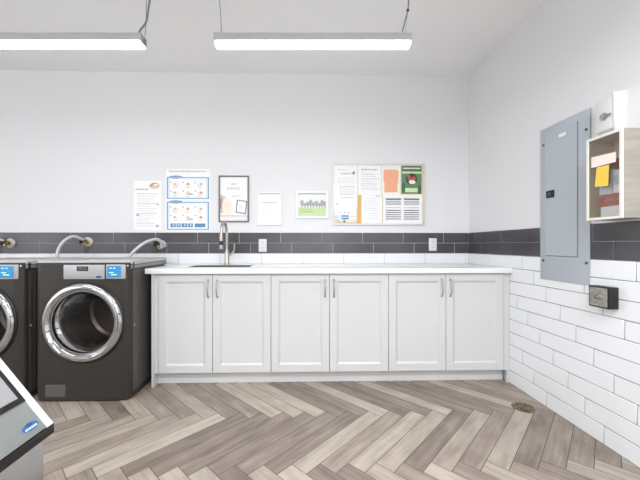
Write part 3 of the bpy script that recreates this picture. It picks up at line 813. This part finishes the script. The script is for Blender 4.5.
def carton(y0, y1, z0, z1, m, label, x0=1.555, band=None):
    mb = MB(); mb.box((x0, y0, z0), (1.655, y1, z1), m, .002, 1)
    if band:
        h = z1-z0
        qx(mb, y0+.006, y1-.006, z0+h*.35, z0+h*.75, x0-.0005, band)
        for q_ in range(3): qx(mb, y0+.012, y1-.02-.006*q_, z0+h*(.42+.1*q_), z0+h*(.45+.1*q_), x0-.001, ink)
    tag(mb.build('carton'), label, 'carton', 'cartons inside the wooden case')
zz = cz0+.0105
carton(1.464, 1.592, zz, zz+.056, carton_w, 'white carton at the bottom of the wooden case')
carton(1.464, 1.600, zz+.0565, zz+.116, carton_r, 'red carton in the wooden case between two white ones', band=red_p)
carton(1.532, 1.600, zz+.1165, zz+.245, carton_b, 'pale upright carton on the red one, behind the yellow note', band=carton_w)
carton(1.464, 1.529, zz+.1165, zz+.232, carton_w, 'white upright carton on the red one, nearest the case edge', band=carton_b)
carton(1.470, 1.56, zz+.2455, zz+.29, carton_r, 'red-brown carton on top of the upright cartons in the case', x0=1.57)
# dispenser
t = thing('wall_dispenser', 'white box with a round lock mounted just above the wooden case', 'dispenser', (XR, 1.62, 1.672))
mb = MB(); mb.box((1.640, 1.575, 1.672), (XR, 1.672, 1.875), plastic_w, .004, 2); mb.build('back_box', t)
mb = MB()      # cover: curved outer shell over the near side
prof = []
for z, xo in ((1.672, 1.612), (1.70, 1.606), (1.76, 1.604), (1.82, 1.604), (1.86, 1.602), (1.878, 1.598)): prof.append((xo, z))
pts = [(x, 1.567, z) for x, z in prof] + [(XR, 1.567, 1.890), (XR, 1.567, 1.672)]
mb.prism(pts, (0, .012, 0), plastic_w, .001)
mb.prism([(1.636, 1.579, 1.674), (1.606, 1.579, 1.70), (1.604, 1.579, 1.86), (1.636, 1.579, 1.874)], (0, .09, 0), plastic_w, .002)
mb.build('cover', t)
mb = MB(); c = (1.604, 1.622, 1.772)
mb.lathe([(.0, -.004), (.020, -.004), (.020, 0), (0, 0)], c, (1, 0, 0), silver, 20); mb.lathe([(.0, -.014), (.012, -.014), (.015, -.004), (0, -.004)], c, (1, 0, 0), nickel, 18)
mb.cyl((1.598, 1.61, 1.772), (1.598, 1.584, 1.770), .006, steel, 12)
mb.build('lock', t)
# black switch box
t = thing('switch_box', 'small black box with a grey face plate and round knob on the white tiles', 'switch', (XR, 1.664, .755))
mb = MB(); mb.box((1.614, 1.604, .757), (X, 1.722, .872), black, .003, 2); mb.build('housing', t)
mb = MB(); mb.box((1.6105, 1.614, .765), (1.6145, 1.713, .864), plastic_s, .001, 1); mb.build('face_plate', t)
mb = MB(); c = (1.6105, 1.664, .815); mb.lathe([(0, -.014), (.011, -.014), (.013, -.004), (.019, -.003), (.020, 0), (0, 0)], c, (1, 0, 0), steel, 24)
mb.box((1.594, 1.660, .806), (1.598, 1.668, .824), screw_m, .001, 1)
mb.build('knob', t)

# floor drain
t = thing('floor_drain', 'bronze floor drain grille set in the floor near the right wall', 'drain', (1.505, 2.083, 0))
mb = MB(); c = (1.505, 2.083, 0)
mb.lathe([(.060, .001), (.068, .0035), (.072, .0005), (.060, .0002)], c, (0, 0, 1), bronze, 40, closed=True); mb.build('rim', t)
mb = MB()
mb.lathe([(0, .0008), (.061, .0008)], c, (0, 0, 1), dark_hole, 32)
for k in range(-3, 4):
    r = math.sqrt(.060**2-(k*.016)**2)
    mb.box((c[0]-r, c[1]+k*.016-.0035, .001), (c[0]+r, c[1]+k*.016+.0035, .003), bronze); mb.box((c[0]+k*.016-.0035, c[1]-r, .001), (c[0]+k*.016+.0035, c[1]+r, .0028), bronze)
mb.build('grille', t)

# ------------------------------------------------------------------ slant-fronted machine, near left corner
ax, ay, az = -.643, .8165, .633                 # lower far corner of the sloping face
sx, sz = -.623, .782                            # direction up the slope
nx, nz = .782, .623                             # its normal
L = .50; yn = .10                               # slope length, near end
t = thing('slant_front_machine', 'silver machine with a white-edged sloping lid and blue oval badge, bottom left corner', 'machine', (-.95, .45, 0))
def P(s, y, d=0.): return (ax+sx*s+nx*d, y, az+sz*s+nz*d)
bk = ax+sx*L-.28
mb = MB()
mb.prism([(-.667, ay+.02, .03), (-.667, ay+.02, .612), (ax-.03, ay+.02, az-.012), (ax+sx*L-.012, ay+.02, az+sz*L-.012), (bk, ay+.02, az+sz*L-.012), (bk, ay+.02, .03)], (0, yn-ay-.02, 0), steel_k)
mb.build('body', t)
mb = MB(); mb.box((-.69, yn+.01, 0), (bk+.02, ay, .03), black); mb.build('plinth', t)
mb = MB(); mb.prism([(ax+.002, ay+.022, az-.002), (ax-.035, ay+.022, az-.0125), (ax-.035, ay+.022, az-.030), (ax+.003, ay+.022, az-.026)], (0, yn-ay-.022, 0), black, .002); mb.build('bumper', t)
mb = MB()
lid = mb.prism([P(.0, ay), P(.10, ay), P(.10, ay, -.012), P(.0, ay, -.012)], (0, yn-ay, 0), grey_k, .001)
lo = mb.build('lower_panel', t)
for y0, y1 in ((ay, ay+.018), (yn-.0, yn-.018)):
    mb = MB(); mb.prism([P(-.002, y0, .004), P(L, y0, .004), P(L, y0, -.012), P(-.002, y0, -.012)], (0, y1-y0, 0), white_k, .002); mb.build('edge_strip', t)
mb = MB(); mb.prism([P(.085, ay-.001, .003), P(L, ay-.001, .003), P(L, ay-.001, -.012), P(.085, ay-.001, -.012)], (0, yn-ay+.002, 0), black, .001); gf = mb.build('gasket_frame', t)
mb = MB(); mb.prism([P(.099, ay-.016, .006), P(L-.02, ay-.016, .006), P(L-.02, ay-.016, .002), P(.099, ay-.016, .002)], (0, yn-ay+.032, 0), silver, .001); mb.build('lid_panel', t)
# badge
cs, cyb = .024, .785
def ell(a, b, d, m, n=28, oy=0., os=0.):
    mb.poly([P(cs+os+b*math.sin(2*PI*k/n), cyb+oy+a*math.cos(2*PI*k/n), d) for k in range(n)], m)
mb = MB(); ell(.0235, .0105, .0006, blue_d); ell(.0218, .0092, .001, mat('badge_blue', (58, 96, 144), .4)); ell(.009, .004, .0014, navy, os=.006)
for k in range(6): ell(.0022, .0028, .0014, screen_l, 8, oy=-.014+k*.0056, os=-.003)
mb.build('badge', lo)

# ------------------------------------------------------------------ light
W = bpy.data.worlds.new('World'); S.world = W; W.use_nodes = True
bg = W.node_tree.nodes['Background']; bg.inputs[0].default_value = (.93, .96, 1, 1); bg.inputs[1].default_value = 1.85
def area(name, loc, rot, sx_, sy_, e, col=(1, 1, 1)):
    l = bpy.data.lights.new(name, 'AREA'); l.shape = 'RECTANGLE'; l.size = sx_; l.size_y = sy_; l.energy = e; l.color = col
    o = bpy.data.objects.new(name, l); COL.objects.link(o); o.location = loc; o.rotation_euler = rot; return o
area('rear_fill', ((WX0+WX1)/2, YF-.02, (WZ0+WZ1)/2), (PI/2, 0, 0), WX1-WX0, WZ1-WZ0, 10, (.96, .98, 1))  # fill light set in the added rear window
area('left_fill', (XL+.02, (LY0+LY1)/2, (LZ0+LZ1)/2), (PI/2, 0, -PI/2), LY1-LY0, LZ1-LZ0, 4, (.93, .97, 1))  # fill from the added left window, aimed at the right wall
for x, e in ((-2.5, 18), (-.8, 21), (.97, 33)):  # unseen overhead fill lights, added to even out the wall brightness
    for y in (.2, -1.6):
        area('overhead_fill', (x, y, 2.33), (0, 0, 0), 1.2, .06, e, (.95, .98, 1))

# ------------------------------------------------------------------ camera
cd = bpy.data.cameras.new('camera'); cam = bpy.data.objects.new('camera', cd); COL.objects.link(cam); S.camera = cam
cd.sensor_fit = 'HORIZONTAL'; cd.sensor_width = 36; cd.lens = 315/640*36
cd.shift_x = 12/640; cd.shift_y = 5/640; cd.clip_start = .02
cam.location = (0, 0, 1.095); cam.rotation_euler = (PI/2, 0, -math.atan(8/315))
vs = S.view_settings; S.display_settings.display_device = 'sRGB'
vs.view_transform = 'Standard'; vs.look = 'None'; vs.gamma = 1; vs.use_curve_mapping = False; vs.exposure = .27
S.cycles.use_denoising = True; S.cycles.max_bounces = 10; S.cycles.transparent_max_bounces = 12
S.cycles.sample_clamp_indirect = 6
